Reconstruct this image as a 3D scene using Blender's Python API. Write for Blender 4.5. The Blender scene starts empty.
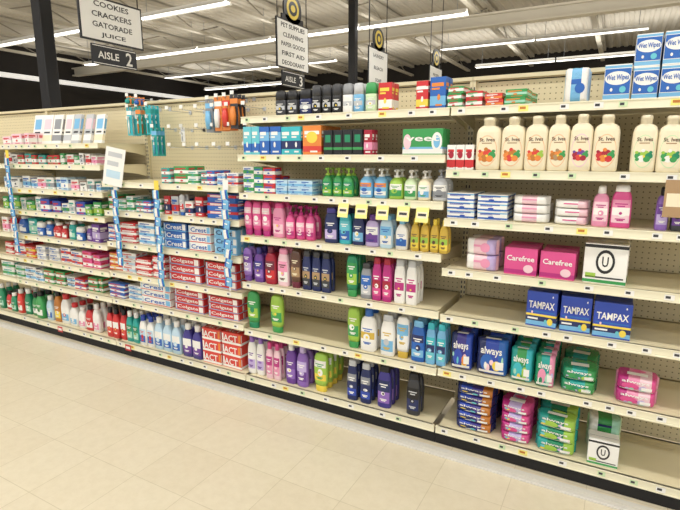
import bpy, math, random
from mathutils import Vector, Matrix, Euler
random.seed(7)
S=bpy.context.scene
COL=S.collection
S.view_settings.view_transform='Standard'

# ------------------------------------------------------------------ palette / materials
PAL=dict(white='f4f2ec',cream='f4e6c2',ivory='efe2c0',beige='d8caa3',black='17171b',charcoal='35363b',grey='8d9096',silver='c3c6ca',
 red='dc2429',crimson='b0142f',scarlet='e8372c',orange='f0832a',amber='c8731f',yellow='f6d63a',gold='d8b032',lime='9ccb3b',
 green='2f9e4b',emerald='118a5a',mint='9fdcc0',teal='14a39a',aqua='5cc7d8',sky_blue='6fb9ea',blue='1f62c4',royal_blue='2546bd',
 navy='1c2862',indigo='3a3191',purple='6d3aa0',violet='8f62c4',lavender='c3aee4',magenta='c4217f',hot_pink='e8458f',pink='f08fb6',
 pale_pink='f6cbd6',brown='5e3a2a',tan='b08a5d',pale_blue='bcdcf0',pale_green='cfe8b5',maroon='6e1a33',turquoise='2bbccb',peach='f7c48f')
def lin(c):
    return c/12.92 if c<=.04045 else ((c+.055)/1.055)**2.4
def rgb(n):
    h=PAL.get(n,n)
    c=[int(h[i:i+2],16)/255 for i in (0,2,4)]
    if n in PAL:
        g=.3*c[0]+.6*c[1]+.1*c[2]; c=[v*.84+g*.11+.035 for v in c]
    return tuple(lin(v) for v in c)+(1,)
MATS={}
def mat(n,rough=.35,metal=0,emit=0):
    k=(n,rough,metal,emit)
    if k in MATS: return MATS[k]
    m=bpy.data.materials.new('finish_'+n); m.use_nodes=True
    nt=m.node_tree; b=nt.nodes['Principled BSDF']
    b.inputs['Base Color'].default_value=rgb(n); b.inputs['Roughness'].default_value=rough; b.inputs['Metallic'].default_value=metal
    if emit:
        b.inputs['Emission Color'].default_value=rgb(n); b.inputs['Emission Strength'].default_value=emit
    if rough==.22: # crinkled glossy film
        tc=nt.nodes.new('ShaderNodeTexCoord'); no=nt.nodes.new('ShaderNodeTexNoise'); no.inputs['Scale'].default_value=38; no.inputs['Detail'].default_value=3; no.inputs['Distortion'].default_value=1.5
        nt.links.new(tc.outputs['Object'],no.inputs['Vector'])
        bu=nt.nodes.new('ShaderNodeBump'); bu.inputs['Strength'].default_value=.8; bu.inputs['Distance'].default_value=.006
        nt.links.new(no.outputs['Fac'],bu.inputs['Height']); nt.links.new(bu.outputs['Normal'],b.inputs['Normal'])
    MATS[k]=m
    return m
def nodes_of(name):
    m=bpy.data.materials.new(name); m.use_nodes=True
    nt=m.node_tree
    return m,nt,nt.nodes,nt.links,nt.nodes['Principled BSDF']
def floor_mat():
    m,nt,N,L,b=nodes_of('vinyl_tile')
    tc=N.new('ShaderNodeTexCoord')
    br=N.new('ShaderNodeTexBrick'); br.offset=0; br.squash=1
    br.inputs['Scale'].default_value=1; br.inputs['Brick Width'].default_value=.305; br.inputs['Row Height'].default_value=.305
    br.inputs['Mortar Size'].default_value=.0018; br.inputs['Mortar Smooth'].default_value=.3
    br.inputs['Color1'].default_value=rgb('e0d6be'); br.inputs['Color2'].default_value=rgb('dcd1b8'); br.inputs['Mortar'].default_value=rgb('c9bea2')
    L.new(tc.outputs['Object'],br.inputs['Vector'])
    no=N.new('ShaderNodeTexNoise'); no.inputs['Scale'].default_value=20; no.inputs['Detail'].default_value=9; no.inputs['Roughness'].default_value=.7
    L.new(tc.outputs['Object'],no.inputs['Vector'])
    cr=N.new('ShaderNodeValToRGB'); cr.color_ramp.elements[0].position=.36; cr.color_ramp.elements[0].color=(.94,.93,.91,1); cr.color_ramp.elements[1].position=.6; cr.color_ramp.elements[1].color=(1,1,1,1)
    L.new(no.outputs['Fac'],cr.inputs['Fac'])
    mx=N.new('ShaderNodeMixRGB'); mx.blend_type='MULTIPLY'; mx.inputs['Fac'].default_value=1
    L.new(br.outputs['Color'],mx.inputs['Color1']); L.new(cr.outputs['Color'],mx.inputs['Color2'])
    L.new(mx.outputs['Color'],b.inputs['Base Color'])
    b.inputs['Roughness'].default_value=.28
    return m
def peg_mat():
    m,nt,N,L,b=nodes_of('pegboard')
    tc=N.new('ShaderNodeTexCoord'); sp=N.new('ShaderNodeSeparateXYZ'); L.new(tc.outputs['Object'],sp.inputs[0])
    def M(op,a,bv=None):
        n=N.new('ShaderNodeMath'); n.operation=op
        if isinstance(a,(int,float)): n.inputs[0].default_value=a
        else: L.new(a,n.inputs[0])
        if bv is not None:
            if isinstance(bv,(int,float)): n.inputs[1].default_value=bv
            else: L.new(bv,n.inputs[1])
        return n.outputs[0]
    def cell(o):
        return M('POWER',M('SUBTRACT',M('FRACT',M('DIVIDE',o,.0254)),.5),2)
    d=M('ADD',cell(sp.outputs['X']),cell(sp.outputs['Z']))
    f=M('LESS_THAN',d,.016)
    mx=N.new('ShaderNodeMixRGB'); L.new(f,mx.inputs['Fac'])
    mx.inputs['Color1'].default_value=rgb('dccfab'); mx.inputs['Color2'].default_value=rgb('857858')
    L.new(mx.outputs['Color'],b.inputs['Base Color']); b.inputs['Roughness'].default_value=.6
    return m
def noise_mat(name,c1,c2,scale,rough,metal=0):
    m,nt,N,L,b=nodes_of(name)
    tc=N.new('ShaderNodeTexCoord'); no=N.new('ShaderNodeTexNoise'); no.inputs['Scale'].default_value=scale
    L.new(tc.outputs['Object'],no.inputs['Vector'])
    cr=N.new('ShaderNodeValToRGB'); cr.color_ramp.elements[0].color=rgb(c1); cr.color_ramp.elements[1].color=rgb(c2)
    L.new(no.outputs['Fac'],cr.inputs['Fac']); L.new(cr.outputs['Color'],b.inputs['Base Color'])
    b.inputs['Roughness'].default_value=rough; b.inputs['Metallic'].default_value=metal
    return m
M_SHELF=noise_mat('enamel_steel','dbcfab','e1d6b5',3,.45)
M_RAIL=noise_mat('rail_plastic','ebe5c8','f0ebd2',12,.3)
M_PEG=peg_mat()
M_CEIL=noise_mat('deck_paint','b6afa1','c2bbad',2,.8)
M_WALL=noise_mat('dark_wall_paint','1f1b18','292421',1.5,.8)
M_METAL=noise_mat('brushed_metal','d0cdc6','dedbd4',30,.3,.15)
M_JOIST=noise_mat('joist_paint','bdb6a6','c9c2b2',2,.7)
M_DARK=noise_mat('web_paint','8f887a','9c9586',2,.7)

# ------------------------------------------------------------------ camera model of the place
H=1.449; D=2.26; FP=500.0; YAW=math.radians(29); PIT=math.radians(11.31)
def X_at(px,y,z):
    u=px-340; P=y+D; s,c=math.sin(YAW),math.cos(YAW); cp,sp=math.cos(PIT),math.sin(PIT)
    return (u*(P*c*cp-(z-H)*sp)-FP*P*s)/(FP*c+u*s*cp)
def depth_at(X,y,z):
    s,c=math.sin(YAW),math.cos(YAW)
    return (-X*s+(y+D)*c)*math.cos(PIT)-(z-H)*math.sin(PIT)
def unproj(px,py,y):
    u=px-340; v=py-255
    fw=FP*math.cos(PIT)-v*math.sin(PIT); dn=FP*math.sin(PIT)+v*math.cos(PIT)
    dx=-math.sin(YAW)*fw+math.cos(YAW)*u; dy=math.cos(YAW)*fw+math.sin(YAW)*u
    t=(y+D)/dy
    return dx*t, H-dn*t

# ------------------------------------------------------------------ mesh builder
def se(n,p):
    r=[]
    for i in range(n):
        t=2*math.pi*i/n+math.pi/n; a,b=math.cos(t),math.sin(t)
        r.append((math.copysign(abs(a)**(2/p),a)*.5,math.copysign(abs(b)**(2/p),b)*.5))
    return r
def rc(c=.02):
    a=.5; b=.5-c
    return [(a,-b),(a,b),(b,a),(-b,a),(-a,b),(-a,-b),(-b,-a),(b,-a)]
TEXT={}
def textdata(s):
    if s in TEXT: return TEXT[s]
    cu=bpy.data.curves.new('t','FONT'); cu.body=s; cu.resolution_u=2; cu.align_x='CENTER'; cu.offset=.018
    ob=bpy.data.objects.new('t',cu); COL.objects.link(ob)
    dg=bpy.context.evaluated_depsgraph_get()
    me=bpy.data.meshes.new_from_object(ob.evaluated_get(dg))
    vs=[v.co.copy() for v in me.vertices]; fs=[tuple(p.vertices) for p in me.polygons]
    bpy.data.objects.remove(ob); bpy.data.meshes.remove(me); bpy.data.curves.remove(cu)
    x0=min(v.x for v in vs);x1=max(v.x for v in vs);y0=min(v.y for v in vs);y1=max(v.y for v in vs)
    TEXT[s]=([((v.x-x0)/(x1-x0)-.5,(v.y-y0)/(y1-y0)-.5) for v in vs],fs)
    return TEXT[s]
class MB:
    def __init__(s): s.v=[];s.f=[];s.m=[];s.mats=[];s.sm=[]
    def mi(s,c,rough=.35,metal=0,emit=0):
        m=c if isinstance(c,bpy.types.Material) else mat(c,rough,metal,emit)
        if m not in s.mats: s.mats.append(m)
        return s.mats.index(m)
    def face(s,idx,mi,smooth=False): s.f.append(idx); s.m.append(mi); s.sm.append(smooth)
    def stack(s,rings,cross,tf=lambda x,y,z:(x,y,z),smooth=True,rough=.35,metal=0):
        b=len(s.v); n=len(cross)
        for (z,wx,wy,c) in rings:
            for (x,y) in cross: s.v.append(tf(x*wx,y*wy,z))
        for r in range(len(rings)-1):
            mi=s.mi(rings[r][3],rough,metal)
            for i in range(n):
                j=(i+1)%n
                s.face((b+r*n+i,b+r*n+j,b+(r+1)*n+j,b+(r+1)*n+i),mi,smooth)
        s.face(tuple(b+i for i in range(n))[::-1],s.mi(rings[0][3],rough,metal))
        e=b+(len(rings)-1)*n
        s.face(tuple(e+i for i in range(n)),s.mi(rings[-1][3],rough,metal))
    def box(s,x0,x1,y0,y1,z0,z1,c,rough=.35,metal=0,emit=0):
        b=len(s.v); mi=s.mi(c,rough,metal,emit)
        for z in (z0,z1):
            for (x,y) in ((x0,y0),(x1,y0),(x1,y1),(x0,y1)): s.v.append((x,y,z))
        for q in ((3,2,1,0),(4,5,6,7),(0,1,5,4),(1,2,6,5),(2,3,7,6),(3,0,4,7)): s.face(tuple(b+k for k in q),mi)
    def rod(s,p,q,r,c,n=6,rough=.35,metal=0):
        p=Vector(p);q=Vector(q);a=(q-p).normalized(); u=a.orthogonal().normalized(); w=a.cross(u)
        b=len(s.v); mi=s.mi(c,rough,metal)
        for e in (p,q):
            for i in range(n):
                t=2*math.pi*i/n; s.v.append(tuple(e+u*r*math.cos(t)+w*r*math.sin(t)))
        for i in range(n):
            j=(i+1)%n; s.face((b+i,b+j,b+n+j,b+n+i),mi,True)
        s.face(tuple(b+i for i in range(n))[::-1],mi); s.face(tuple(b+n+i for i in range(n)),mi)
    def text(s,t,w,h,cx,cz,surf,c):
        vs,fs=textdata(t); b=len(s.v); mi=s.mi(c)
        for (x,z) in vs:
            X=cx+x*w; Z=cz+z*h; s.v.append(surf(X,Z))
        for f in fs: s.face(tuple(b+k for k in f),mi)
    def patch(s,x0,z0,x1,z1,surf,c,n=6,m=2):
        b=len(s.v); mi=s.mi(c)
        for j in range(m+1):
            for i in range(n+1): s.v.append(surf(x0+(x1-x0)*i/n,z0+(z1-z0)*j/m))
        for j in range(m):
            for i in range(n):
                a=b+j*(n+1)+i; s.face((a,a+1,a+n+2,a+n+1),mi,True)
    def disc(s,cx,cz,rx,rz,surf,c,n=14):
        b=len(s.v); mi=s.mi(c); s.v.append(surf(cx,cz))
        for q in (.5,1):
            for i in range(n):
                t=2*math.pi*i/n; s.v.append(surf(cx+q*rx*math.cos(t),cz+q*rz*math.sin(t)))
        for i in range(n):
            j=(i+1)%n
            s.face((b,b+1+i,b+1+j),mi); s.face((b+1+i,b+1+n+i,b+1+n+j,b+1+j),mi)
    def mesh(s,name):
        me=bpy.data.meshes.new(name); me.from_pydata(s.v,[],s.f)
        for m in s.mats: me.materials.append(m)
        me.polygons.foreach_set('material_index',s.m); me.polygons.foreach_set('use_smooth',s.sm); me.update()
        return me
def obj(name,me,loc=(0,0,0),rot=(0,0,0),parent=None,label=None,cat=None,group=None,kind=None):
    o=bpy.data.objects.new(name,me); o.location=loc; o.rotation_euler=rot
    COL.objects.link(o)
    if parent: o.parent=parent
    if label: o['label']=label
    if cat: o['category']=cat
    if group: o['group']=group
    if kind: o['kind']=kind
    return o

# ------------------------------------------------------------------ products
PROF={
 'sham':dict(p=2.6,body=[(0,.86),(.015,.96),(.06,1),(.45,1),(.66,.95),(.75,.8),(.8,.55),(.815,.42)],cap=[(.815,.44),(.82,.5),(.97,.47),(1,.4)],dr=.62,lab=(.14,.62)),
 'flip':dict(p=3.0,body=[(0,.88),(.015,.96),(.06,.98),(.35,1),(.62,.97),(.75,.88),(.82,.74),(.845,.66)],cap=[(.845,.68),(.85,.72),(.96,.68),(.99,.58),(1,.4)],big=1,dr=.55,lab=(.12,.66)),
 'lot':dict(p=2.5,body=[(0,.84),(.02,.93),(.1,1),(.4,1),(.6,.95),(.72,.82),(.79,.6),(.82,.4)],cap=[(.82,.4),(.825,.44),(.97,.42),(1,.34)],dr=.6,lab=(.1,.6)),
 'broad':dict(p=3.0,body=[(0,.9),(.02,.98),(.1,1),(.62,1),(.72,.97),(.79,.86),(.83,.64),(.845,.44)],cap=[(.845,.44),(.85,.47),(.93,.46),(.935,.5),(.985,.48),(1,.4)],dr=.6,lab=(.08,.72)),
 'tot':dict(p=2.6,capfirst=True,big=1,body=[(.16,.8),(.24,.9),(.45,.98),(.7,1),(.88,.92),(.96,.75),(1,.4)],cap=[(0,.72),(.015,.77),(.15,.8),(.16,.78)],dr=.55,lab=(.3,.82)),
 'pump':dict(p=2.4,body=[(0,.86),(.015,.97),(.06,1),(.42,1),(.56,.9),(.64,.62),(.68,.36)],cap=[(.68,.38),(.69,.42),(.745,.42),(.75,.16),(.87,.16),(.872,.3),(.92,.32),(.94,.2)],dr=.78,lab=(.1,.48)),
 'mw':dict(p=4,body=[(0,.9),(.015,1),(.3,1),(.55,1),(.68,.86),(.78,.5),(.82,.4)],cap=[(.82,.46),(.83,.5),(.99,.5),(1,.44)],dr=.62,lab=(.12,.56)),
 'deo':dict(p=2.8,big=1,body=[(0,.92),(.02,1),(.3,1),(.6,1),(.61,.95)],cap=[(.61,.99),(.8,.98),(.93,.92),(.985,.7),(1,.4)],dr=.6,lab=(.08,.54)),
}
NAMES={'sham':('shampoo_bottle','shampoo bottle','bottle'),'flip':('shampoo_bottle','flat shampoo bottle','bottle'),'lot':('lotion_bottle','lotion bottle','bottle'),'broad':('lotion_bottle','lotion bottle','bottle'),'tot':('conditioner_bottle','upside-down conditioner bottle','bottle'),
 'pump':('pump_soap_bottle','pump soap bottle','bottle'),'mw':('mouthwash_bottle','mouthwash bottle','bottle'),'deo':('deodorant_stick','deodorant stick','deodorant'),
 'box':('product_carton','printed carton','box'),'pack':('soft_pack','plastic-wrapped soft pack','package')}
def build(style,w,d,h,body,cap,bands,text,tc,disc,panels,fruit=None,bigtext=False,extra=None):
    parts=[]
    if style in PROF:
        P=PROF[style]; p=P['p']; cr=se(20,p)
        dd=min(d,w)
        def rad(zf):
            pr=P['body']
            for a,b in zip(pr,pr[1:]):
                if a[0]<=zf<=b[0]: return a[1]+(b[1]-a[1])*(zf-a[0])/(b[0]-a[0]+1e-9)
            return pr[-1][1]
        def surf_o(off):
            def sf(x,z):
                r=rad(z/h); k=min(.995,abs(2*x/(w*r)))
                return (x,-(dd*r/2)*(1-k**p)**(1/p)-off,z)
            return sf
        m=MB(); m.stack([(z*h,r*w,(r*dd if r>.6 or P.get('capfirst') else min(r*w,dd*.95)),body) for z,r in P['body']],cr,rough=.28)
        parts.append((None,m.mesh('bottle_body')))
        m=MB(); big=P.get('big')
        m.stack([(z*h,r*w,(r*dd if big else min(r*w,dd*.98)),cap) for z,r in P['cap']],se(16,p if big else 2),rough=.3)
        if style=='pump':
            m.box(-.05*w,.05*w,-.42*w,0,.885*h,.925*h,cap); m.box(-.04*w,.04*w,-.42*w,-.36*w,.86*h,.9*h,cap)
        parts.append(('cap' if style!='pump' else 'pump_head',m.mesh('cap')))
        if bands:
            m=MB(); a,b=P['lab']; n=len(bands); sf=surf_o(.0007); W=w*.42
            for i,c in enumerate(bands):
                m.patch(-W,(a+(b-a)*i/n)*h,W,(a+(b-a)*(i+1)/n)*h,sf,c,10,2)
            if fruit:
                zc=(a+(b-a)*.34)*h; k=0
                m.disc(0,(a+(b-a)*.45)*h,W*.97,(b-a)*.46*h,surf_o(.001),{'green':'pale_green','crimson':'pale_pink','red':'peach'}.get(fruit[0],'peach'),24)
                m.disc(0,(a+(b-a)*.45)*h,W*.88,(b-a)*.43*h,surf_o(.0014),'cream',24)
                for (dx,dz,r) in ((-.18,-.02,.17),(.05,.04,.19),(.22,-.03,.15),(-.06,-.15,.16),(.14,-.17,.14),(-.27,.13,.07),(.28,.13,.07),(-.02,.21,.08),(-.23,-.18,.08)):
                    m.disc(dx*w,zc+dz*w,min(r,.4-abs(dx))*w,r*w*.95,surf_o(.0018+.00012*k),fruit[k%len(fruit)],12); k+=1
                m.disc(.02*w,zc-.05*w,.05*w,.05*w,surf_o(.0032),'yellow',8)
                m.patch(-w*.2,(a+(b-a)*.66)*h,w*.2,(a+(b-a)*.69)*h,surf_o(.0018),'tan',6,1)
            if disc: m.disc(0,(a+(b-a)*disc[1])*h,w*disc[2],w*disc[3],surf_o(.0013),disc[0])
            if text: m.text(text,w*.62,h*.09 if len(text)<7 else h*.07,0,(a+(b-a)*.78)*h,surf_o(.0024),tc)
            else:
                r=random.Random(int(w*1e6))
                for zz,ww in ((.8,.3),(.7,.18),(.14,.24),(.08,.16)):
                    m.patch(-w*ww,(a+(b-a)*zz)*h,w*ww,(a+(b-a)*(zz+.05))*h,surf_o(.0013),tc,6,1)
                m.disc(w*r.uniform(-.08,.08),(a+(b-a)*.42)*h,w*r.uniform(.14,.24),w*r.uniform(.12,.26),surf_o(.0014),r.choice([bands[-1],body,cap,tc]),12)
                m.disc(0,(a+(b-a)*.42)*h,w*.08,w*.08,surf_o(.002),r.choice([tc,'yellow',cap]),10)
            parts.append(('label',m.mesh('label')))
    elif style=='box':
        m=MB()
        rings=[(0,w*.985,d*.985,body),(.012*h,w,d,body)]
        for (a,b,c) in sorted(bands or []):
            rings.append((a*h,w,d,c)); rings.append((b*h,w,d,body))
        rings+=[(.988*h,w,d,body),(h,w*.985,d*.985,body)]
        rings.sort(key=lambda r:r[0])
        m.stack(rings,rc(.012),smooth=False,rough=.4)
        fr=lambda o:(lambda x,z:(x,-d/2-o,z))
        if panels is None and not text:
            r=random.Random(int(w*1e5)); q=r.uniform(.1,.3)
            panels=[(.1,.7,.6+q,.82,tc),(.1,.6,.35+q,.66,tc),(.1+q,.08,.8,.14,tc)]
            if not disc: disc=(tc,.36,.1,.1,.3+q)
        for (x0,z0,x1,z1,c) in panels or []:
            m.patch((x0-.5)*w,z0*h,(x1-.5)*w,z1*h,fr(.0006),c,1,1)
            for sg in(1,-1):
                m.patch((x0-.5)*d*sg,z0*h,(x1-.5)*d*sg,z1*h,(lambda q,z,sg=sg:(sg*(w/2+.0006),q,z)),c,1,1)
        if disc: m.disc((disc[4]-.5)*w if len(disc)>4 else 0,disc[1]*h,w*disc[2],h*disc[3],fr(.001),disc[0],20)
        for (c,cz,rx,rz,cx) in extra or []: m.disc((cx-.5)*w,cz*h,w*rx,h*rz,fr(.0014),c,20)
        if text:
            if bigtext:
                m.text(text,w*.72,h*.56,-.04*w,.54*h,fr(.0018),tc)
                m.text(text,w*.72,d*.5,-.04*w,0,lambda x,q:(x,q,h+.0004),tc)
            elif len(text)==1: m.text(text,w*.15,h*.26,0,disc[1]*h,fr(.002),tc)
            else:
                m.text(text,w*min(.84,.2*len(text)+.1),h*(.34 if h<w*.6 else .2),0,.62*h,fr(.002),tc)
        if not bigtext: m.patch(-w*.48,-d*.012,w*.48,d*.012,lambda x,q:(x,q,h+.0005),'grey',1,1)
        parts.append((None,m.mesh('carton')))
    elif style=='pack':
        m=MB(); cr=se(24,5)
        pr=[(-.5,.06,.9),(-.475,.12,.91),(-.455,.5,.95),(-.42,.82,.98),(-.34,.95,1),(-.2,1,.985),(-.07,.98,1),(.07,1,.98),(.2,.98,1),(.34,.95,.99),(.42,.82,.98),(.455,.5,.95),(.475,.12,.91),(.5,.06,.9)]
        cols=[body]*14
        if bands:
            for i in range(2,11): cols[i]=bands[min(len(bands)-1,(i-2)*len(bands)//9)]
        m.stack([(x*w,sy*d,sz*h,cols[i]) for i,(x,sy,sz) in enumerate(pr)],cr,tf=lambda a,b,c:(c,a,b+h/2),rough=.22)
        def sf(off):
            def g(x,z):
                xf=x/w; sy=1
                for A,B in zip(pr,pr[1:]):
                    if A[0]<=xf<=B[0]: sy=A[1]+(B[1]-A[1])*(xf-A[0])/(B[0]-A[0])
                k=min(.99,abs(2*(z-h/2)/h)); return (x,-(d*sy/2)*(1-k**5)**(1/5)-off,z)
            return g
        if text and w>.06:
            r=random.Random(int(w*1e6)+len(body))
            m.disc(-.14*w,.36*h,.2*w,.24*h,sf(.0008),bands[-1] if bands else tc)
            for k in range(5):
                m.disc(r.uniform(-.34,.34)*w,r.uniform(.16,.46)*h,r.uniform(.03,.09)*w,r.uniform(.05,.13)*h,sf(.001+.0001*k),r.choice(['pale_pink','yellow','mint','aqua','lavender','white',bands[0]]),10)
            m.patch(-.38*w,.08*h,.38*w,.15*h,sf(.0016),tc,8,1); m.patch(.12*w,.2*h,.36*w,.42*h,sf(.0017),'white',4,2)
            # print wrapped over the upper face
            tp=lambda x,q:(x,q,h*.997+.0009)
            m.patch(-w*.24,-d*.26,w*.24,-d*.02,tp,tc,1,1); m.disc(.02*w,.14*d,.18*w,.1*d,tp,bands[-1] if bands else tc)
        if disc: m.disc(w*.16,disc[1]*h,w*disc[2],h*disc[3],sf(.0014),disc[0])
        for (x0,z0,x1,z1,c) in panels or []: m.patch((x0-.5)*w,z0*h,(x1-.5)*w,z1*h,sf(.0008),c,8,4)
        if text: m.text(text,w*.64,h*.27,-w*.02,.68*h,sf(.0018),tc)
        else: m.patch(-w*.2,h*.52,w*.2,h*.66,sf(.001),tc,4,1)
        parts.append((None,m.mesh('soft_pack')))
    return parts
ITEMS=0
def place(parts,name,cat,label,group,loc,rot):
    global ITEMS
    root=None
    for pn,me in parts:
        if pn is None: root=obj(name,me,loc,rot,None,label,cat,group)
        else: obj(pn,me,parent=root)
    ITEMS+=1
    return root
def words(c): return c.replace('_',' ')
def it(z,ztop,px0,px1,n,hp,style,body,cap='white',bands=None,text=None,tc='white',disc=None,panels=None,deep=2,layers=1,y0=.025,d=None,label=None,name=None,fillw=.93,jit=4,group=None,tilt=0,fruit=None,bigtext=False,scat=.012,extra=None):
    X0=X_at(px0,y0,z+.05); X1=X_at(px1,y0,z+.05)
    pitch=(X1-X0)/n; w=pitch*fillw
    dep=depth_at((X0+X1)/2,y0,z); h=hp*dep/FP/layers*1.01
    h=min(h,(ztop-z-.05)/layers)
    if d is None: d=w*(PROF[style]['dr'] if style in PROF else .6)
    d=min(d,.36)
    parts=build(style,w,d,h,body,cap,bands,text,tc,disc,panels,fruit,bigtext,extra)
    nm,kd,cat=NAMES[style]; nm=name or nm
    if label is None:
        if style in PROF: label=f"{words(body)} {kd} with {words(cap)} cap on shelf"
        else: label=f"{words(body)} {kd} with {words(tc)} print on shelf"
    group=group or f"{words(body)} {words(nm)}s on one shelf"
    for i in range(n):
        off=random.uniform(0,scat)
        for k in range(deep):
            yy=y0+d/2+k*(d+.009)+off
            if yy+d/2>.385 and k>0: break
            L=layers if k==0 or layers<3 else layers-random.choice([0,0,1])
            for l in range(L):
                r=math.radians(random.uniform(-jit,jit))
                place(parts,nm,cat,label,group,(X0+pitch*(i+.5),yy,z+.0006+l*(h+.0006)+(.0025 if tilt else 0)),(math.radians(tilt),0,r))
# ------------------------------------------------------------------ room
def room():
    def shell(name,x0,x1,y0,y1,z0,z1,m,lab):
        b=MB(); b.box(x0,x1,y0,y1,z0,z1,m); o=obj(name,b.mesh(name),label=lab,kind='structure'); return o
    shell('floor',-18,8,-7,18,-.1,0,floor_mat(),'pale cream vinyl composition tile floor')
    shell('wall_back',-18,8,18,18.2,0,5.3,M_WALL,'dark painted upper store wall')
    shell('wall_left',-18.2,-18,-7,18,0,5.3,M_WALL,'dark painted end wall of the store')
    b=MB(); mi=b.mi(M_CEIL); x=-18; prof=[]
    while x<8:
        prof+=[(x,5.02),(x+.09,5.02),(x+.12,5.05),(x+.2,5.05)]; x+=.23
    for (x,z) in prof: b.v.append((x,-7,z)); b.v.append((x,18,z))
    for i in range(len(prof)-1): b.face((2*i,2*i+1,2*i+3,2*i+2),mi)
    obj('ceiling',b.mesh('ceiling'),label='grey-beige painted corrugated steel roof deck',kind='structure')
    b=MB(); b.box(-17.98,-17.9,-6,17.9,3.95,4.1,'white',.5,0,.6); obj('trim_1',b.mesh('trim'),label='pale faintly glowing strip along the dark end wall',kind='structure')  # trim strip's glow is put into its material as emission
room()
def joists():
    b=MB()
    y0,y1=1.0,17.9
    b.box(-.07,.07,y0,y1,4.92,5.01,M_JOIST); b.box(-.06,.06,y0,y1,4.6,4.67,M_JOIST)
    y=y0; up=False
    while y<y1-.9:
        b.rod((0,y,4.63 if not up else 4.95),(0,y+.9,4.95 if not up else 4.63),.016,M_DARK,5); y+=.9; up=not up
    me=b.mesh('joist')
    x=-17
    while x<8:
        obj('roof_joist',me,(x,0,0),label='painted open-web steel roof joist',cat='roof beam',group='steel joists under the roof deck'); x+=2.3
    b=MB(); b.box(-18,8,-.12,.12,4.5,4.54,M_JOIST); b.box(-18,8,-.02,.02,4.3,4.5,M_JOIST); b.box(-18,8,-.12,.12,4.26,4.3,M_JOIST)
    obj('roof_girder',b.mesh('girder'),(0,10.0,.04),label='painted steel girder crossing the roof',cat='roof beam')
joists()
def column(x,y,s):
    b=MB(); b.stack([(0,s*1.5,s*1.5,'black'),(.02,s*1.5,s*1.5,'black'),(.02,s,s,'black'),(4.9,s,s,'black'),(4.9,s*1.4,s*1.4,'black'),(5.0,s*1.4,s*1.4,'black')],rc(.06),smooth=False,rough=.6)
    obj('support_column',b.mesh('column'),(x,y,0),label='black square steel support column rising to the roof',cat='column')
cx,_=unproj(47,60,1.6); column(cx,1.6,.16); cx,_=unproj(353,50,8.0); column(cx,8.0,.16)
def fixtures():
    b=MB(); b.box(-1.2,1.2,-.05,.05,.03,.1,'white')
    for s in (-1,1):
        q=len(b.v); mi=b.mi('white')
        b.v+=[(-1.2,s*.05,.06),(1.2,s*.05,.06),(1.2,s*.12,-.005),(-1.2,s*.12,-.005)]; b.face((q,q+1,q+2,q+3),mi)
    b.rod((-1,0,.1),(-1,0,.765),.006,'grey'); b.rod((1,0,.1),(1,0,.765),.006,'grey')
    body=b.mesh('housing')
    t=MB(); mi=t.mi('white',.4,0,4)
    t.rod((-1.19,-.035,.012),(1.19,-.035,.012),.018,'white'); t.rod((-1.19,.035,.012),(1.19,.035,.012),.018,'white')
    t.m=[mi]*len(t.m); tube=t.mesh('tubes')
    def run(y,xa,xb):
        n=max(1,round((xb-xa)/2.45))
        for i in range(n):
            o=obj('fluorescent_fixture',body,(xa+1.22+i*2.45,y,4.25),label='white fluorescent strip light hanging below the roof',cat='ceiling light',group='rows of fluorescent strip lights')
            obj('tube',tube,parent=o)
    run(-4.2,-9,3); run(-1.3,-9,3)
    for (y,a,b_) in ((5.6,-10,80),(5.6,140,222),(8.5,85,235),(8.5,272,500),(11.7,165,330),(11.7,440,636),(15.0,205,300),(15.0,475,632)):
        run(y,X_at(a,y,4.25),X_at(b_,y,4.25))
fixtures()

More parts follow.
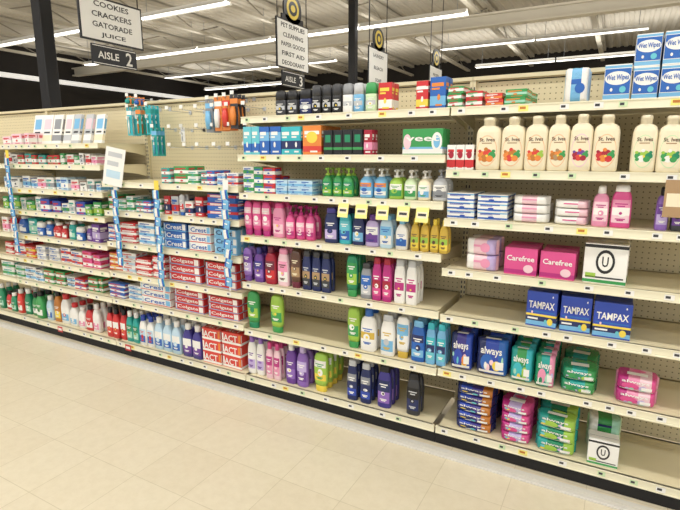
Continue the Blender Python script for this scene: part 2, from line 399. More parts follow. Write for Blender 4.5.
# ------------------------------------------------------------------ gondola shelving
TOP=1.82
plab=MB(); plab.box(-.017,.017,-.0015,0,-.011,.011,'white'); plab.box(-.013,.004,-.002,-.0015,-.004,.006,'charcoal'); PL1=plab.mesh('price_label')
plab=MB(); plab.box(-.02,.02,-.0015,0,-.012,.012,'f3e884'); plab.box(-.014,.01,-.002,-.0015,-.003,.007,'amber'); PL2=plab.mesh('price_label')
plab=MB(); plab.box(-.015,.015,-.0015,0,-.01,.01,'pale_green'); plab.box(-.011,.004,-.002,-.0015,-.004,.006,'charcoal'); PL3=plab.mesh('price_label')
def unit(Xa,Xb,zs,top_deck=None,labels=True):
    Xa+=.001; Xb-=.001
    W=Xb-Xa; e=obj('gondola_shelving_unit',None,(Xa,0,0),label='cream steel gondola shelving unit with pegboard back and stocked shelves',cat='store shelving',group='run of shelving units along the aisle')
    b=MB(); b.box(.014,W-.014,.425,.44,.1,TOP-.01,M_PEG); obj('back_panel',b.mesh('back_panel'),parent=e)
    b=MB(); b.box(0,.014,.405,.45,0,TOP,M_SHELF)
    for k in range(60): b.box(.004,.010,.4045,.4055,.15+k*.0275,.165+k*.0275,'charcoal')
    up=b.mesh('upright'); obj('upright',up,parent=e); obj('upright',up,(W-.014,0,0),parent=e)
    b=MB(); b.box(.0,W,.40,.46,TOP,TOP+.018,M_SHELF); obj('top_cap',b.mesh('top_cap'),parent=e)
    b=MB(); b.box(0,W,.02,.035,0,.075,'black',.6); obj('kick_plate',b.mesh('kick_plate'),parent=e,label='black kick plate')
    for z in sorted([.105]+zs):
        sb=0.04 if z==top_deck else 0
        b=MB(); a=.015
        b.box(a,W-a,sb,.404,z-.006,z,M_SHELF); b.box(.003,W-.003,sb,sb+.012,z-.035,z,M_SHELF); b.box(a,W-a,.39,.404,z-.03,z,M_SHELF)
        b.box(a,W-a,.15,.17,z-.018,z-.006,M_SHELF)
        s=obj('shelf' if z>.2 else 'base_deck',b.mesh('shelf'),parent=e)
        b=MB(); b.box(.003,W-.003,sb-.003,sb,z-.034,z+.001,M_RAIL); b.box(.003,W-.003,sb-.006,sb-.003,z-.004,z+.001,M_RAIL); b.box(.003,W-.003,sb-.007,sb-.003,z-.036,z-.031,M_RAIL)
        obj('price_rail',b.mesh('price_rail'),parent=s)
        if z>.2:
            for x0 in (.0155,W-.0185):
                b=MB(); mi=b.mi(M_SHELF)
                for x in (x0,x0+.003):
                    for (yy,zz) in ((sb+.02,z-.007),(.403,z-.007),(.403,z-.09),(.33,z-.07),(sb+.02,z-.03)): b.v.append((x,yy,zz))
                b.face((0,1,2,3,4),mi); b.face((9,8,7,6,5),mi)
                for i in range(5): b.face((i,5+i,5+(i+1)%5,(i+1)%5),mi)
                obj('shelf_bracket',b.mesh('shelf_bracket'),parent=s)
        if labels:
            x=.05
            while x<W-.05:
                obj('price_label',random.choice([PL1,PL1,PL1,PL3,PL3,PL2]),(x,sb-.0035,z-.0175),parent=s); x+=random.uniform(.075,.19)
XB=[-5.582,-4.362,-3.142,-1.922,-.702,.518]
ZR=[.415,.695,.923,1.16,1.383,1.66]
ZM=[.41,.704,.985,1.235,1.45,1.66]
Z3=[.43,.63,.85,1.07,1.27]
Z4=[.43,.62,.817,1.015,1.19,1.38,1.53]
unit(XB[0],XB[1],Z4,labels=False); unit(XB[1],XB[2],Z4); unit(XB[2],XB[3],Z3); unit(XB[3],XB[4],ZM,top_deck=1.66); unit(XB[4],XB[5],ZR,top_deck=1.66)
b=MB(); b.box(-5.5,.6,-.085,-.055,0,.026,M_METAL); b.box(-5.5,.6,-.095,-.045,0,.006,M_METAL)
obj('floor_guard_rail',b.mesh('floor_guard_rail'),label='raised light metal guard rail on the floor before the shelving',cat='floor rail')

# ------------------------------------------------------------------ stock: section with hygiene products (nearest)
T=2.1
z=1.66
it(z,T,448,464,1,20,'box','green',bands=[(.3,.7,'white')],tc='red',layers=3,name='razor_pack',d=.1,deep=2,y0=.06,jit=12)
it(z,T,465,483,1,15,'box','red',bands=[(.3,.7,'white')],tc='green',layers=2,name='razor_pack',d=.1,deep=2,y0=.06,jit=8)
it(z,T,485,504,1,12,'box','scarlet',bands=[(.2,.5,'orange')],tc='white',layers=2,name='razor_pack',d=.12,deep=2,y0=.06,jit=8)
it(z,T,505,528,1,15,'box','green',bands=[(.3,.6,'mint')],tc='orange',layers=2,name='razor_pack',d=.12,deep=2,y0=.06,jit=8)
it(z,T,562,590,1,33,'pack','pale_blue',bands=['white','sky_blue','white'],tc='blue',name='wipes_refill_pack',d=.07,deep=2,y0=.06,fillw=.9,disc=('blue',.4,.2,.15))
WW=dict(bands=[(.04,.16,'sky_blue'),(.9,.97,'sky_blue')],panels=[(.02,.18,.98,.88,'blue')],text='Wet Wipes',tc='blue',disc=('white',.62,.47,.19),extra=[('aqua',.3,.12,.09,.72),('white',.3,.05,.05,.3)],d=.11,name='wet_wipes_box',y0=.06,jit=2)
it(z,T,602,631,1,34,'box','white',**WW)
it(z,T,631,688,2,62,'box','white',layers=2,**WW)
it(z,T,688,744,2,33,'box','white',**WW)
z=1.383;t=1.66
it(z,t,446,473,3,24,'box','white',bands=[(.1,.4,'red')],tc='red',d=.08,name='soap_carton',deep=2,jit=3,disc=('crimson',.6,.3,.15))
for (a,b_,fr) in ((474,499,['orange','scarlet','green','amber']),(499,523,['orange','amber','green','scarlet']),(523,546,['orange','scarlet','lime','amber']),(546,568,['amber','orange','green','tan']),(568,591,['crimson','purple','green','scarlet']),(591,618,['red','crimson','green','orange']),(630,656,['green','lime','emerald','white']),(656,683,['green','lime','emerald','white']),(690,715,['orange','red','green','amber'])):
    it(z,t,a,b_,1,55,'broad','cream','ivory',['cream','cream','cream','cream'],'St. Ives','brown',fruit=fr,deep=3,label=f"cream lotion bottle with {words(fr[0])} fruit label and ivory cap",group='cream body lotion bottles',jit=3,fillw=.99,scat=.006)
z=1.16;t=1.383
it(z,t,446,475,1,25,'box','white',bands=[(.1,.3,'blue'),(.75,.9,'sky_blue')],tc='royal_blue',layers=3,d=.09,name='tissue_carton',deep=2)
it(z,t,476,508,1,25,'box','white',bands=[(.1,.3,'blue'),(.75,.9,'sky_blue')],tc='royal_blue',layers=3,d=.09,name='tissue_carton',deep=2)
it(z,t,510,550,1,26,'pack','white',bands=['white','pale_pink','white'],tc='pink',layers=3,d=.11,name='pad_pack',jit=5)
it(z,t,552,590,1,24,'pack','white',bands=['white','white','pale_pink'],tc='hot_pink',layers=3,d=.12,name='pad_pack',jit=5)
it(z,t,591,609,1,40,'sham','pink','white',['pale_pink','white','pale_pink'],tc='magenta',name='body_wash_bottle')
it(z,t,609,632,1,42,'flip','hot_pink','white',['pale_pink','white','pink'],tc='magenta',name='body_wash_bottle')
it(z,t,655,669,1,42,'sham','violet','black',['lavender','purple'],tc='white')
it(z,t,671,700,2,42,'sham','charcoal','black',['purple','black'],tc='white')
z=.923;t=1.16
it(z,t,463,498,1,31,'pack','pale_pink',bands=['white','pale_pink','lavender'],tc='pink',d=.09,name='pad_pack',layers=2,disc=('pink',.5,.15,.3),jit=9)
it(z,t,503,538,1,27,'box','hot_pink',bands=[(.05,.2,'magenta')],text='Carefree',tc='white',d=.09,name='liner_carton',disc=('pale_pink',.25,.15,.15,.75),jit=4)
it(z,t,539,577,1,27,'box','hot_pink',bands=[(.05,.2,'magenta')],text='Carefree',tc='white',d=.09,name='liner_carton',disc=('pale_pink',.25,.15,.15,.75))
UB=dict(bands=[(.02,.1,'green'),(.9,.98,'black')],text='U',tc='black',panels=[(.06,.14,.94,.18,'charcoal'),(.06,.14,.3,.26,'lime')])
it(z,t,582,629,1,40,'box','white',d=.1,name='liner_carton',disc=('black',.56,.22,.3),extra=[('white',.56,.165,.225,.5)],label='white liner carton with black ring emblem and green stripe',**UB)
z=.695;t=.923
for (a,b_,n) in ((525,558,1),(558,591,1),(591,632,1)):
    it(z,t,a,b_,n,36,'box','royal_blue',bands=[(.04,.16,'sky_blue'),(.16,.3,'navy'),(.3,.36,'yellow')],text='TAMPAX',tc='white',disc=('yellow',.17,.09,.1,.8),extra=[('aqua',.17,.05,.06,.66),('pale_pink',.4,.03,.04,.2),('white',.88,.02,.03,.85)],panels=[(.06,.4,.94,.45,'blue'),(.06,.2,.4,.25,'white')],d=.1,name='tampon_carton',label='bright blue tampon carton with white lettering and yellow stripe',group='blue tampon cartons')
z=.415;t=.695
it(z,t,448,472,1,37,'pack','navy',bands=['navy','indigo','royal_blue'],text='always',tc='white',d=.09,deep=3,name='pad_pack',disc=('orange',.3,.13,.14))
it(z,t,473,508,1,37,'pack','navy',bands=['navy','royal_blue','blue'],text='always',tc='white',d=.09,disc=('yellow',.3,.13,.14),name='pad_pack',deep=3)
it(z,t,508,533,1,34,'pack','teal',bands=['teal','green','turquoise'],text='always',tc='white',d=.07,disc=('lime',.3,.12,.18),name='pad_pack',deep=4)
it(z,t,533,555,1,33,'pack','emerald',bands=['emerald','teal','pink'],text='always',tc='white',d=.07,disc=('mint',.3,.12,.18),name='pad_pack',deep=4)
it(z,t,557,598,1,26,'pack','emerald',bands=['emerald','teal','green'],text='always',tc='white',d=.15,disc=('lime',.3,.12,.18),name='pad_pack',jit=6,layers=2)
it(z,t,613,660,1,29,'pack','pink',bands=['magenta','pink','pale_pink','hot_pink'],tc='white',d=.13,layers=2,name='pad_pack',text='always',jit=6,deep=1,disc=('lavender',.3,.1,.2),label='flat pink soft pad pack with busy white print on shelf')
z=.105;t=.415
it(z,t,451,494,1,46,'pack','navy',bands=['navy','royal_blue','indigo','amber','navy'],tc='white',text='always',d=.15,layers=5,name='pad_pack',deep=2,jit=5)
it(z,t,497,531,1,40,'pack','hot_pink',bands=['magenta','lavender','hot_pink'],text='always',tc='white',d=.15,layers=4,name='pad_pack',deep=2,jit=5)
it(z,t,533,577,1,38,'pack','teal',bands=['teal','emerald','lime'],text='always',tc='white',d=.1,layers=3,name='pad_pack',deep=2,jit=4)
it(z,t,537,579,1,44,'pack','emerald',bands=['teal','emerald','teal'],text='always',tc='white',d=.1,layers=3,name='pad_pack',deep=1,jit=3,y0=.275,scat=0)
it(z,t,586,619,1,26,'box','white',d=.09,name='liner_carton',disc=('black',.56,.22,.3),extra=[('white',.56,.165,.225,.5)],deep=1,label='small white liner carton with black ring emblem',jit=6,**UB)
it(z,t,584,621,1,34,'pack','pale_green',bands=['white','green','mint'],tc='navy',d=.1,layers=2,deep=1,y0=.15,name='pad_pack',jit=5)

# ------------------------------------------------------------------ middle section: hair and body care
z=1.66
G='mixed deodorants on the top shelf'
for (a,b_,n,hp,c,cp) in ((274,296,2,24,'charcoal','black'),(297,310,1,25,'navy','black'),(310,340,3,28,'black','charcoal'),(341,352,1,28,'white','grey'),(352,363,1,28,'sky_blue','silver'),(364,376,1,28,'pale_green','green')):
    it(z,T,a,b_,n,hp,'deo',c,cp,[c,'silver',c],tc='white',group=G,y0=.06)
it(z,T,377,391,1,27,'box','red',bands=[(.1,.4,'white')],tc='yellow',y0=.06,name='soap_carton')
it(z,T,415,428,1,27,'box','red',bands=[(.1,.35,'yellow'),(.7,.8,'white')],tc='white',y0=.06,name='soap_carton')
it(z,T,429,446,1,30,'box','blue',bands=[(.1,.4,'sky_blue')],tc='orange',y0=.06,name='soap_carton')
z=1.45;t=1.66
it(z,t,242,259,2,27,'box','aqua',bands=[(.1,.4,'blue')],tc='white',deep=3)
it(z,t,259,280,2,27,'box','blue',bands=[(.5,.8,'sky_blue')],tc='white',deep=3)
it(z,t,280,301,2,27,'box','turquoise',bands=[(.2,.5,'navy')],tc='white',deep=3)
it(z,t,302,321,1,28,'box','orange',bands=[(.1,.3,'scarlet')],tc='white',disc=('yellow',.6,.3,.2),deep=3)
it(z,t,323,362,4,24,'box','black',bands=[(.2,.3,'green')],tc='lime',deep=2,panels=[(.2,.5,.8,.8,'emerald')])
it(z,t,363,372,1,24,'box','crimson',bands=[(.2,.5,'pink')],tc='white',deep=2)
it(z,t,401,444,1,25,'box','green',bands=[(.04,.22,'white'),(.22,.3,'sky_blue')],text='veet',tc='white',layers=1,deep=2,d=.05,name='hair_removal_carton',disc=('white',.5,.13,.36,.86),extra=[('sky_blue',.5,.08,.24,.86),('pale_pink',.5,.1,.3,.12)])
z=1.235;t=1.45
for (a,b_,c,c2,l) in ((242,253,'white','green',3),(253,263,'green','white',3),(263,275,'red','white',3)):
    it(z,t,a,b_,1,25,'box',c,bands=[(.2,.6,c2)],tc='blue',layers=l,deep=2,d=.07,name='soap_carton')
it(z,t,275,313,3,14,'box','pale_blue',bands=[(.2,.5,'sky_blue')],tc='blue',layers=2,deep=2,d=.08,name='soap_carton')
it(z,t,320,352,3,30,'pump','green','lime',['lime','green','emerald'],tc='white')
it(z,t,357,386,2,31,'pump','sky_blue','white',['white','sky_blue','orange'],tc='blue')
it(z,t,387,402,1,31,'pump','lime','white',['green','white'],tc='green')
it(z,t,402,416,1,31,'pump','pale_green','white',['green','white'],tc='green')
it(z,t,416,430,1,31,'pump','cream','white',['sky_blue','white'],tc='green')
it(z,t,430,447,1,33,'pump','silver','grey',['grey','white'],tc='charcoal')
z=.985;t=1.235
it(z,t,242,269,3,38,'tot','hot_pink','magenta',['pink','hot_pink','pale_pink'],tc='white')
it(z,t,270,283,1,39,'flip','pink','hot_pink',['pale_pink','pink'],tc='magenta')
it(z,t,284,313,3,40,'pump','hot_pink','magenta',['magenta','pink','pale_pink'],tc='white')
it(z,t,323,337,1,35,'flip','navy','indigo',['lavender','navy'],tc='white')
it(z,t,337,350,1,35,'flip','turquoise','navy',['blue','aqua'],tc='white')
it(z,t,350,363,1,33,'flip','navy','blue',['sky_blue','navy'],tc='white')
it(z,t,363,378,1,32,'sham','lavender','purple',['purple','white'],tc='indigo')
it(z,t,378,392,1,33,'flip','pale_blue','sky_blue',['white','sky_blue'],tc='blue')
it(z,t,394,407,1,31,'mw','white','sky_blue',['blue','white'],tc='blue')
it(z,t,409,448,4,33,'lot','gold','yellow',['yellow','lime','gold'],tc='brown')
z=.704;t=.985
it(z,t,242,251,1,33,'tot','violet','purple',['lavender','purple'],tc='white')
it(z,t,252,262,1,35,'sham','purple','indigo',['violet','indigo'],tc='white')
it(z,t,263,275,1,38,'sham','crimson','maroon',['red','maroon'],tc='white')
it(z,t,276,288,1,38,'flip','pale_pink','pink',['white','pink'],tc='brown')
it(z,t,289,300,1,38,'tot','brown','maroon',['tan','brown'],tc='cream')
it(z,t,301,330,3,40,'flip','navy','charcoal',['charcoal','tan','navy'],tc='silver')
it(z,t,345,357,1,42,'tot','emerald','green',['lime','green'],tc='white',deep=3)
it(z,t,359,371,1,36,'flip','grey','charcoal',['silver','blue'],tc='white')
it(z,t,371,391,2,44,'flip','magenta','crimson',['hot_pink','crimson','magenta'],tc='white',deep=3)
it(z,t,392,416,2,47,'flip','white','silver',['white','magenta','white'],tc='magenta',deep=3)
z=.41;t=.704
it(z,t,246,258,1,37,'tot','green','emerald',['lime','green'],tc='white',deep=1)
it(z,t,269,282,1,38,'tot','lime','green',['green','lime'],tc='white',deep=1)
it(z,t,345,358,1,42,'tot','lime','green',['green','lime'],tc='white',deep=3)
it(z,t,358,375,1,44,'sham','white','blue',['white','gold','white'],tc='blue',deep=2)
it(z,t,379,394,1,42,'flip','white','silver',['sky_blue','white'],tc='gold',deep=3)
it(z,t,394,408,1,43,'tot','white','gold',['white','sky_blue'],tc='gold',deep=3)
it(z,t,409,424,1,42,'flip','blue','sky_blue',['sky_blue','blue','navy'],tc='white',deep=3)
it(z,t,424,445,2,43,'flip','sky_blue','turquoise',['aqua','navy','turquoise'],tc='white',deep=3)
z=.105;t=.41
it(z,t,246,263,2,40,'sham','white','violet',['lavender','white'],tc='purple',deep=3)
it(z,t,265,280,2,38,'sham','pale_pink','hot_pink',['pink','magenta'],tc='white',deep=3)
it(z,t,284,295,1,44,'sham','purple','white',['violet','purple'],tc='white',deep=3)
it(z,t,295,307,1,46,'sham','violet','lavender',['purple','lavender'],tc='white',deep=3)
it(z,t,311,328,1,40,'tot','lime','yellow',['yellow','lime','white'],tc='green',deep=4,fillw=.8)
it(z,t,345,357,1,42,'flip','navy','silver',['royal_blue','navy','grey'],tc='white',deep=3,fillw=.84)
it(z,t,358,371,1,42,'flip','navy','silver',['royal_blue','navy','grey'],tc='white',deep=3,fillw=.84)
it(z,t,374,391,1,44,'flip','indigo','black',['violet','navy'],tc='white',deep=3,fillw=.8)
it(z,t,403,420,1,44,'flip','charcoal','black',['navy','black'],tc='silver',deep=2,fillw=.8)

# ------------------------------------------------------------------ oral care sections
def mixed(z,ztop,px0,px1,hp,opts,step=(8,15),styles=('box',),deep=2,layers=1,group='',name=None,d=.07):
    px=px0
    while px<px1-4:
        w=min(random.uniform(*step),px1-px); c,c2,c3=random.choice(opts); st=random.choice(styles)
        kw={}
        if st=='box': kw=dict(bands=[(.2,.55,c2)],tc=c3)
        elif st=='pack': kw=dict(bands=[c,c2,c],tc=c3)
        else: kw=dict(cap=c3,bands=[c2,c],tc='white')
        it(z,ztop,px,px+w-.8,1,hp*random.uniform(.7,1.1),st,c,deep=deep,layers=layers,group=group,name=name,d=d if st in('box','pack') else None,scat=.03,jit=4,**kw)
        px+=w
B=[('red','white','blue'),('white','red','blue'),('blue','white','red'),('green','white','red'),('white','green','teal'),('white','sky_blue','royal_blue'),('navy','sky_blue','white'),('teal','white','red'),('white','silver','red'),('white','pink','blue')]
mixed(1.27,1.8,161,236,16,B,(8,16),layers=2,group='small oral care cartons',name='oral_care_carton')
mixed(1.07,1.27,106,160,14,B,(7,12),layers=2,group='small oral care cartons',name='oral_care_carton')
mixed(1.07,1.27,162,205,20,[('red','navy','white'),('navy','red','silver'),('silver','red','blue'),('white','navy','red'),('charcoal','silver','red')],(6,10),('box','deo','tot'),layers=1,group='small oral care cartons and tubes')
it(1.07,1.27,206,237,1,24,'box','blue',bands=[(.55,.9,'red')],tc='white',layers=3,d=.08,name='toothpaste_carton')
BB=[('white','blue','red'),('blue','white','red'),('sky_blue','white','navy'),('white','sky_blue','blue'),('red','white','white'),('pale_blue','silver','blue')]
RR=[('red','white','white'),('white','red','blue'),('red','silver','white'),('white','sky_blue','blue'),('scarlet','white','yellow'),('blue','white','red'),('white','pale_blue','red')]
GT='mixed toothpaste cartons in small stacks'
mixed(.85,1.07,106,163,22,BB,(13,20),layers=3,deep=2,d=.05,group=GT,name='toothpaste_carton')
mixed(.63,.85,106,166,22,RR,(13,20),layers=3,deep=2,d=.05,group=GT,name='toothpaste_carton')
mixed(.43,.63,108,140,19,RR,(13,18),layers=3,deep=2,d=.05,group=GT,name='toothpaste_carton')
for (z,t,L) in ((.85,1.07,[(163,187,'blue','white','Crest'),(188,212,'white','blue','Crest'),(213,238,'sky_blue','navy','Crest')]),
              (.63,.85,[(168,202,'red','white','Colgate'),(204,238,'red','white','Colgate')]),
              (.43,.63,[(140,172,'white','blue','Crest'),(173,205,'red','white','Colgate'),(207,240,'red','white','Colgate')])):
    for (a,b_,c,tcc,tx) in L:
        L_=random.choice([2,3,3]) if z<.8 else 3
        pn=[(.84,.2,.98,.9,'white' if c!='white' else 'sky_blue'),(.02,.2,.07,.9,'pale_blue')]
        it(z,t,a,b_-1,1,(25 if z>.5 else 22)*L_/3,'box',c,bands=[(.04,.14,'sky_blue' if c!='white' else 'red')],panels=pn,text=tx,bigtext=True,tc=tcc,layers=L_,d=.05,deep=3,name='toothpaste_carton',label=f"long {words(c)} toothpaste carton lying in a stack",group='toothpaste cartons in stacks',jit=2)
z=.105;t=.43
it(z,t,106,125,3,30,'mw','red','black',['scarlet','white'],tc='white',deep=3)
it(z,t,125,138,2,31,'mw','teal','white',['mint','emerald'],tc='white',deep=3)
it(z,t,139,153,2,31,'mw','white','royal_blue',['blue','pale_blue'],tc='red',deep=3)
it(z,t,153,180,3,33,'mw','pale_blue','white',['blue','white'],tc='white',deep=3)
it(z,t,181,201,2,34,'mw','indigo','white',['purple','white'],tc='white',deep=3)
it(z,t,202,241,2,36,'box','scarlet',bands=[(.05,.24,'white')],text='ACT',bigtext=True,tc='white',panels=[(.02,.3,.1,.9,'white'),(.88,.3,.98,.9,'orange')],layers=3,d=.08,deep=3,name='mouthwash_carton',label='orange-red mouthwash carton with large white lettering',jit=2)
z=1.53
W_=[('white','silver','charcoal'),('white','grey','red'),('white','cream','charcoal'),('silver','white','red')]
px=29
while px<97:
    c,c2,c3=random.choice(W_)
    it(z,1.9,px,px+9,1,29,'box',c,bands=[(.1,.3,c2)],tc=c3,d=.022,deep=1,y0=.14,name='whitening_kit_carton',tilt=-14,jit=6,panels=[(.15,.5,.85,.85,random.choice(['silver','grey','pale_pink','sky_blue'])),(.2,.36,.8,.42,'charcoal')],group='slim white cartons leaning in a row',scat=.03)
    px+=10
mixed(1.53,1.9,2,26,10,[('white','silver','red'),('pale_pink','white','red'),('white','pale_blue','teal')],(8,12),group='small white cartons on the top shelf',name='dental_care_carton')
G2='small dental cartons on upper shelves'
mixed(1.38,1.53,2,99,11,[('red','white','green'),('white','red','red'),('teal','white','red'),('green','white','white'),('white','pink','hot_pink'),('white','silver','charcoal')],(5,9),group=G2,name='dental_care_carton')
mixed(1.19,1.38,2,99,12,[('white','sky_blue','blue'),('white','grey','teal'),('pale_blue','white','blue'),('white','white','charcoal'),('white','pink','red')],(6,10),group=G2,name='dental_care_carton')
mixed(1.015,1.19,2,99,13,[('green','lime','white'),('teal','white','navy'),('white','green','blue'),('royal_blue','white','red'),('white','silver','teal')],(6,10),group=G2,name='dental_care_carton')
mixed(.817,1.015,2,99,17,[('purple','lavender','white'),('teal','mint','white'),('red','white','white'),('green','white','red'),('blue','white','white'),('hot_pink','pink','white'),('white','pink','red')],(6,10),('mw','deo','sham','box'),group='small coloured bottles',name=None)
mixed(.62,.817,2,100,15,[('red','white','white'),('hot_pink','white','red'),('white','red','blue'),('scarlet','yellow','white'),('white','hot_pink','purple'),('white','silver','blue')],(8,13),layers=2,group=G2,name='dental_care_carton')
mixed(.43,.62,2,100,14,[('green','white','red'),('white','green','teal'),('red','white','blue'),('white','sky_blue','navy'),('white','red','red')],(8,13),layers=2,group=G2,name='dental_care_carton')
mixed(.105,.43,-2,44,26,[('emerald','mint','white'),('red','white','black'),('green','white','black'),('scarlet','white','white'),('white','red','white')],(6,8),('mw',),deep=3,group='mouthwash bottles on the base deck')
mixed(.105,.43,44,100,29,[('white','sky_blue','red'),('amber','yellow','black'),('scarlet','white','white'),('pale_blue','blue','white'),('red','white','black'),('white','pink','white')],(7,9),('mw',),deep=3,group='mouthwash bottles on the base deck')

# ------------------------------------------------------------------ hooks and hanging cards on pegboard
def hook_mesh():
    b=MB(); b.rod((0,0,0),(0,-.2,0),.0022,'silver',metal=.8); b.rod((0,-.2,0),(0,-.212,.018),.0022,'silver',metal=.8)
    b.box(-.012,.012,-.003,.0,-.012,.012,'silver'); b.box(-.014,.014,-.216,-.213,.008,.03,'white')
    return b.mesh('peg_hook')
HK=hook_mesh()
def hook(X,Z): obj('peg_hook',HK,(X,.424,Z),label='thin wire peg hook fixed in the pegboard',cat='hook',group='wire hooks on the pegboard')
for zz in (1.74,1.62,1.5):
    x=XB[2]+.45
    while x<XB[3]-.05: hook(x+random.uniform(-.01,.01),zz); x+=.13
def card(w,h,c,c2,kind):
    b=MB(); b.box(-w/2,w/2,-.001,.001,-h,-.014,c); b.box(-w/2,-.006,-.001,.001,-.014,.006,c); b.box(.006,w/2,-.001,.001,-.014,.006,c); b.box(-.006,.006,-.001,.001,.002,.006,c)
    b.box(-w/2,w/2,-.0016,-.001,-.25*h,-.1*h,c2)
    card_me=b.mesh('card')
    b=MB()
    if kind=='brush':
        b.stack([(-.94*h,w*.14,.008,c2),(-.6*h,w*.2,.012,'white'),(-.5*h,w*.12,.008,c2),(-.36*h,w*.1,.008,'white'),(-.3*h,w*.26,.012,c2)],se(10,2.5),tf=lambda x,y,z:(x,y-.008,z))
        b.box(-w*.1,w*.1,-.026,-.012,-.42*h,-.3*h,'white')
    else:
        b.stack([(-.9*h,w*.5,.02,c2),(-.6*h,w*.7,.03,c2),(-.34*h,w*.5,.02,'white')],se(12,3),tf=lambda x,y,z:(x,y-.012,z))
    return card_me,b.mesh('item')
def hang(px,py,c,c2,h=.19,w=.05,kind='brush',cnt=3,name='toothbrush_card'):
    X,Z=unproj(px,py,.22); cm,im=card(w,h,c,c2,kind)
    obj('peg_hook',HK,(X,.424,Z-.004),label='thin wire peg hook fixed in the pegboard',cat='hook',group='wire hooks on the pegboard')
    for k in range(cnt):
        o=obj(name,cm,(X,.225+.036*k,Z),label=f"{words(c)} hanging card with {words(c2)} item on a peg hook",cat='hanging package',group='cards hanging on the pegboard')
        obj('brush' if kind=='brush' else 'blister',im,parent=o)
for a in ((128,108,'turquoise','white'),(137,107,'teal','orange'),(153,128,'teal','sky_blue')): hang(*a)
hang(147,106,'turquoise','teal')
for a in ((208,100,'grey','sky_blue'),(217,98,'orange','white'),(225,97,'orange','scarlet'),(233,95,'charcoal','orange')): hang(*a,h=.2,w=.06,kind='blister')
for a in ((128,97,'orange','teal'),(137,98,'orange','blue')): hang(*a,h=.05,w=.05,kind='blister',cnt=2)
hang(182,128,'white','silver',h=.09,w=.035,cnt=1)
X,Z=unproj(116,148,-.03)
b=MB(); b.box(-.07,.07,-.001,.001,-.25,0,'white'); b.box(-.05,.05,-.002,-.001,-.06,-.03,'silver'); b.box(-.05,.03,-.002,-.001,-.12,-.09,'silver'); b.box(-.05,.05,-.002,-.001,-.2,-.15,'pale_blue')
obj('information_card',b.mesh('information_card'),(X,-.03,Z),(0,math.radians(12),math.radians(20)),label='white printed card hanging at the shelf edge',cat='card')

# ------------------------------------------------------------------ clip strips with sachets
sm=[build('pack',.055,.012,.055,'turquoise','white',['sky_blue','white','blue'],None,'white',None,None),build('pack',.055,.012,.055,'blue','white',['blue','sky_blue','sky_blue'],None,'white',None,None)]
def strip(px,py0,py1,tag='yellow'):
    X,Z0=unproj(px,py0,-.02); _,Z1=unproj(px,py1,-.02)
    b=MB(); b.box(-.006,.006,-.001,.001,Z1-Z0,0,'white'); b.box(-.02,.02,-.002,.0,-.0,.06,tag); b.rod((0,.0,0),(0,.012,.006),.002,'silver')
    obj('clip_strip',b.mesh('clip_strip'),(X,-.022,Z0),label='plastic clip strip hanging on the shelf edge',cat='display strip',group='clip strips with sachets')
    z=Z0-.055;k=0
    while z>Z1:
        place(sm[k%2],'sachet','packet','small blue and white sachet clipped on a hanging strip','sachets on clip strips',(X,-.034,z),(0,math.radians(random.uniform(-14,14)),0)); z-=.058;k+=1
strip(116,190,264,'white'); strip(157,190,292); strip(226,190,290,'white'); strip(8,158,250)
b=MB(); b.box(-.032,.032,-.0006,.0006,-.07,0,'f5ec92'); b.box(-.026,.026,-.0012,-.0006,-.05,-.02,'cream'); b.box(-.02,.02,-.0016,-.0012,-.04,-.028,'charcoal'); b.box(-.032,.032,-.0006,.012,0,.0012,'f5ec92'); TG=b.mesh('sale_tag')
for px in (344,362,383,404,423):
    X=X_at(px,-.01,1.2); obj('sale_tag',TG,(X,-.012,1.205),(math.radians(-12),0,math.radians(random.uniform(-8,8))),label='pale yellow paper sale tag hanging from the price rail',cat='price tag',group='yellow sale tags')
b=MB(); b.box(-.03,.03,-.0006,.0006,-.045,0,'red'); b.box(-.022,.022,-.0012,-.0006,-.032,-.012,'white'); TR=b.mesh('sale_tag')
for px in (128,60): X=X_at(px,-.01,.09); obj('sale_tag',TR,(X,-.01,.1),label='small red sale tag on the base price rail',cat='price tag',group='red sale tags')
b=MB(); b.box(-.04,.04,-.001,.001,-.14,0,'tan'); b.box(-.032,.032,-.002,-.001,-.1,-.05,'cream'); b.box(-.012,.012,0,.008,-.012,0,'silver')
X,Z=unproj(679,180,-.012); obj('shelf_sign',b.mesh('shelf_sign'),(X,-.014,Z),label='small tan shelf sign hanging from the price rail',cat='sign')
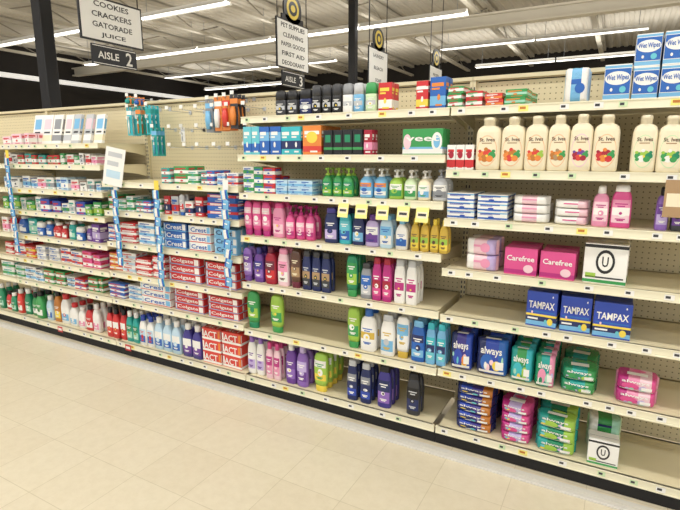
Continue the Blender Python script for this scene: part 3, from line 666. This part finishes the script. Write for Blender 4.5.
# ------------------------------------------------------------------ aisle signs
def sign(px,y,lines,num,lab,ph=.66,z0=2.45,emblem=True):
    X,_=unproj(px,60,y)
    e=obj('aisle_sign',None,(X,y,z0),label=lab,cat='sign')
    e.rotation_euler=(0,0,math.radians(90))
    f=lambda o:(lambda x,z:(x,-.012-o,z))
    tp=.27+ph-.02
    b=MB(); b.box(-.42,.42,-.01,.01,.25,tp+.02,'black'); b.box(-.4,.4,-.012,-.01,.27,tp,'fbfbf8')
    n=len(lines)
    for i,t in enumerate(lines):
        b.text(t,min(.62,.066*len(t)),min(.062,ph/n*.52),0,tp-(ph-.02)*(i+.5)/n,f(.001),'black')
    obj('sign_panel',b.mesh('sign_panel'),parent=e)
    b=MB(); b.box(-.3,.3,-.01,.01,0,.22,'black'); b.box(-.29,.29,-.011,-.01,.012,.02,'white'); b.box(-.29,.29,-.011,-.01,.2,.208,'white')
    b.text('AISLE',.28,.08,-.09,.11,f(.001),'white'); b.text(num,.09,.15,.19,.11,f(.001),'white')
    obj('number_plaque',b.mesh('number_plaque'),parent=e)
    if emblem:
        b=MB(); ez=tp+.19
        b.stack([(-.012,.46,.4,'black'),(.012,.46,.4,'black')],se(28,2.4),tf=lambda x,y,z:(x,z,y+ez),smooth=False)
        b.box(-.28,.28,-.012,.012,tp+.0,tp+.09,'black')
        b.disc(0,ez+.01,.16,.15,lambda x,z:(x,-.014,z),'yellow',24); b.disc(0,ez+.01,.11,.1,lambda x,z:(x,-.016,z),'black',20)
        b.disc(0,ez+.01,.06,.05,lambda x,z:(x,-.018,z),'yellow',16)
        obj('emblem',b.mesh('emblem'),parent=e,label='arched black and yellow emblem')
    for s in (-.38,.38):
        b=MB(); b.rod((s,.0,tp+.01),(s,.0,5.015-z0),.008,'black'); obj('hanging_rod',b.mesh('hanging_rod'),parent=e)
    for s in (-.25,.25):
        b=MB(); b.rod((s,.0,0.2),(s,.0,.27),.006,'silver'); obj('connector_rod',b.mesh('connector_rod'),parent=e)
sign(115,1.9,['COOKIES','CRACKERS','GATORADE','JUICE'],'2','white aisle sign listing cookies and crackers above number plaque',ph=.46,z0=2.465,emblem=False)
sign(293,4.35,['PET SUPPLIES','CLEANING','PAPER GOODS','FIRST AID','DEODORANT'],'3','white aisle sign with arched emblem and number three plaque')
sign(378,6.75,['LAUNDRY','BLEACH','SOAP'],'4','distant white aisle sign with arched black and yellow emblem')
sign(436,9.1,['FROZEN','DAIRY'],'5','far aisle sign with arched black and yellow emblem')

# ------------------------------------------------------------------ light and camera
w=bpy.data.worlds.new('w'); S.world=w; w.use_nodes=True
bg=w.node_tree.nodes['Background']; bg.inputs['Color'].default_value=(1,.985,.95,1); bg.inputs['Strength'].default_value=.88
def area(x,y,z,sx,sy,p,rx=0):
    l=bpy.data.lights.new('tube_or_uplight','AREA'); l.shape='RECTANGLE'; l.size=sx; l.size_y=sy; l.energy=p; l.color=(1,.985,.95)
    o=bpy.data.objects.new('tube_or_uplight',l); o.location=(x,y,z); o.rotation_euler=(rx,0,0); COL.objects.link(o)
area(-3,-1.3,4.15,14,.3,190); area(-3,-4.2,4.15,14,.3,220)
area(-5,5.5,4.15,20,.3,200); area(-5,11.7,4.15,20,.3,200)
for y in (3.2,8.5,14): area(-6,y,3.9,22,.5,200,math.pi)  # unseen upward lamps added to brighten the roof deck
cam=bpy.data.cameras.new('camera'); co=bpy.data.objects.new('camera',cam); COL.objects.link(co)
cam.sensor_width=36; cam.lens=36*FP/680; co.location=(0,-D,H); co.rotation_euler=(math.radians(90)-PIT,0,YAW)
S.camera=co
print('items',ITEMS,'objects',len(bpy.data.objects))
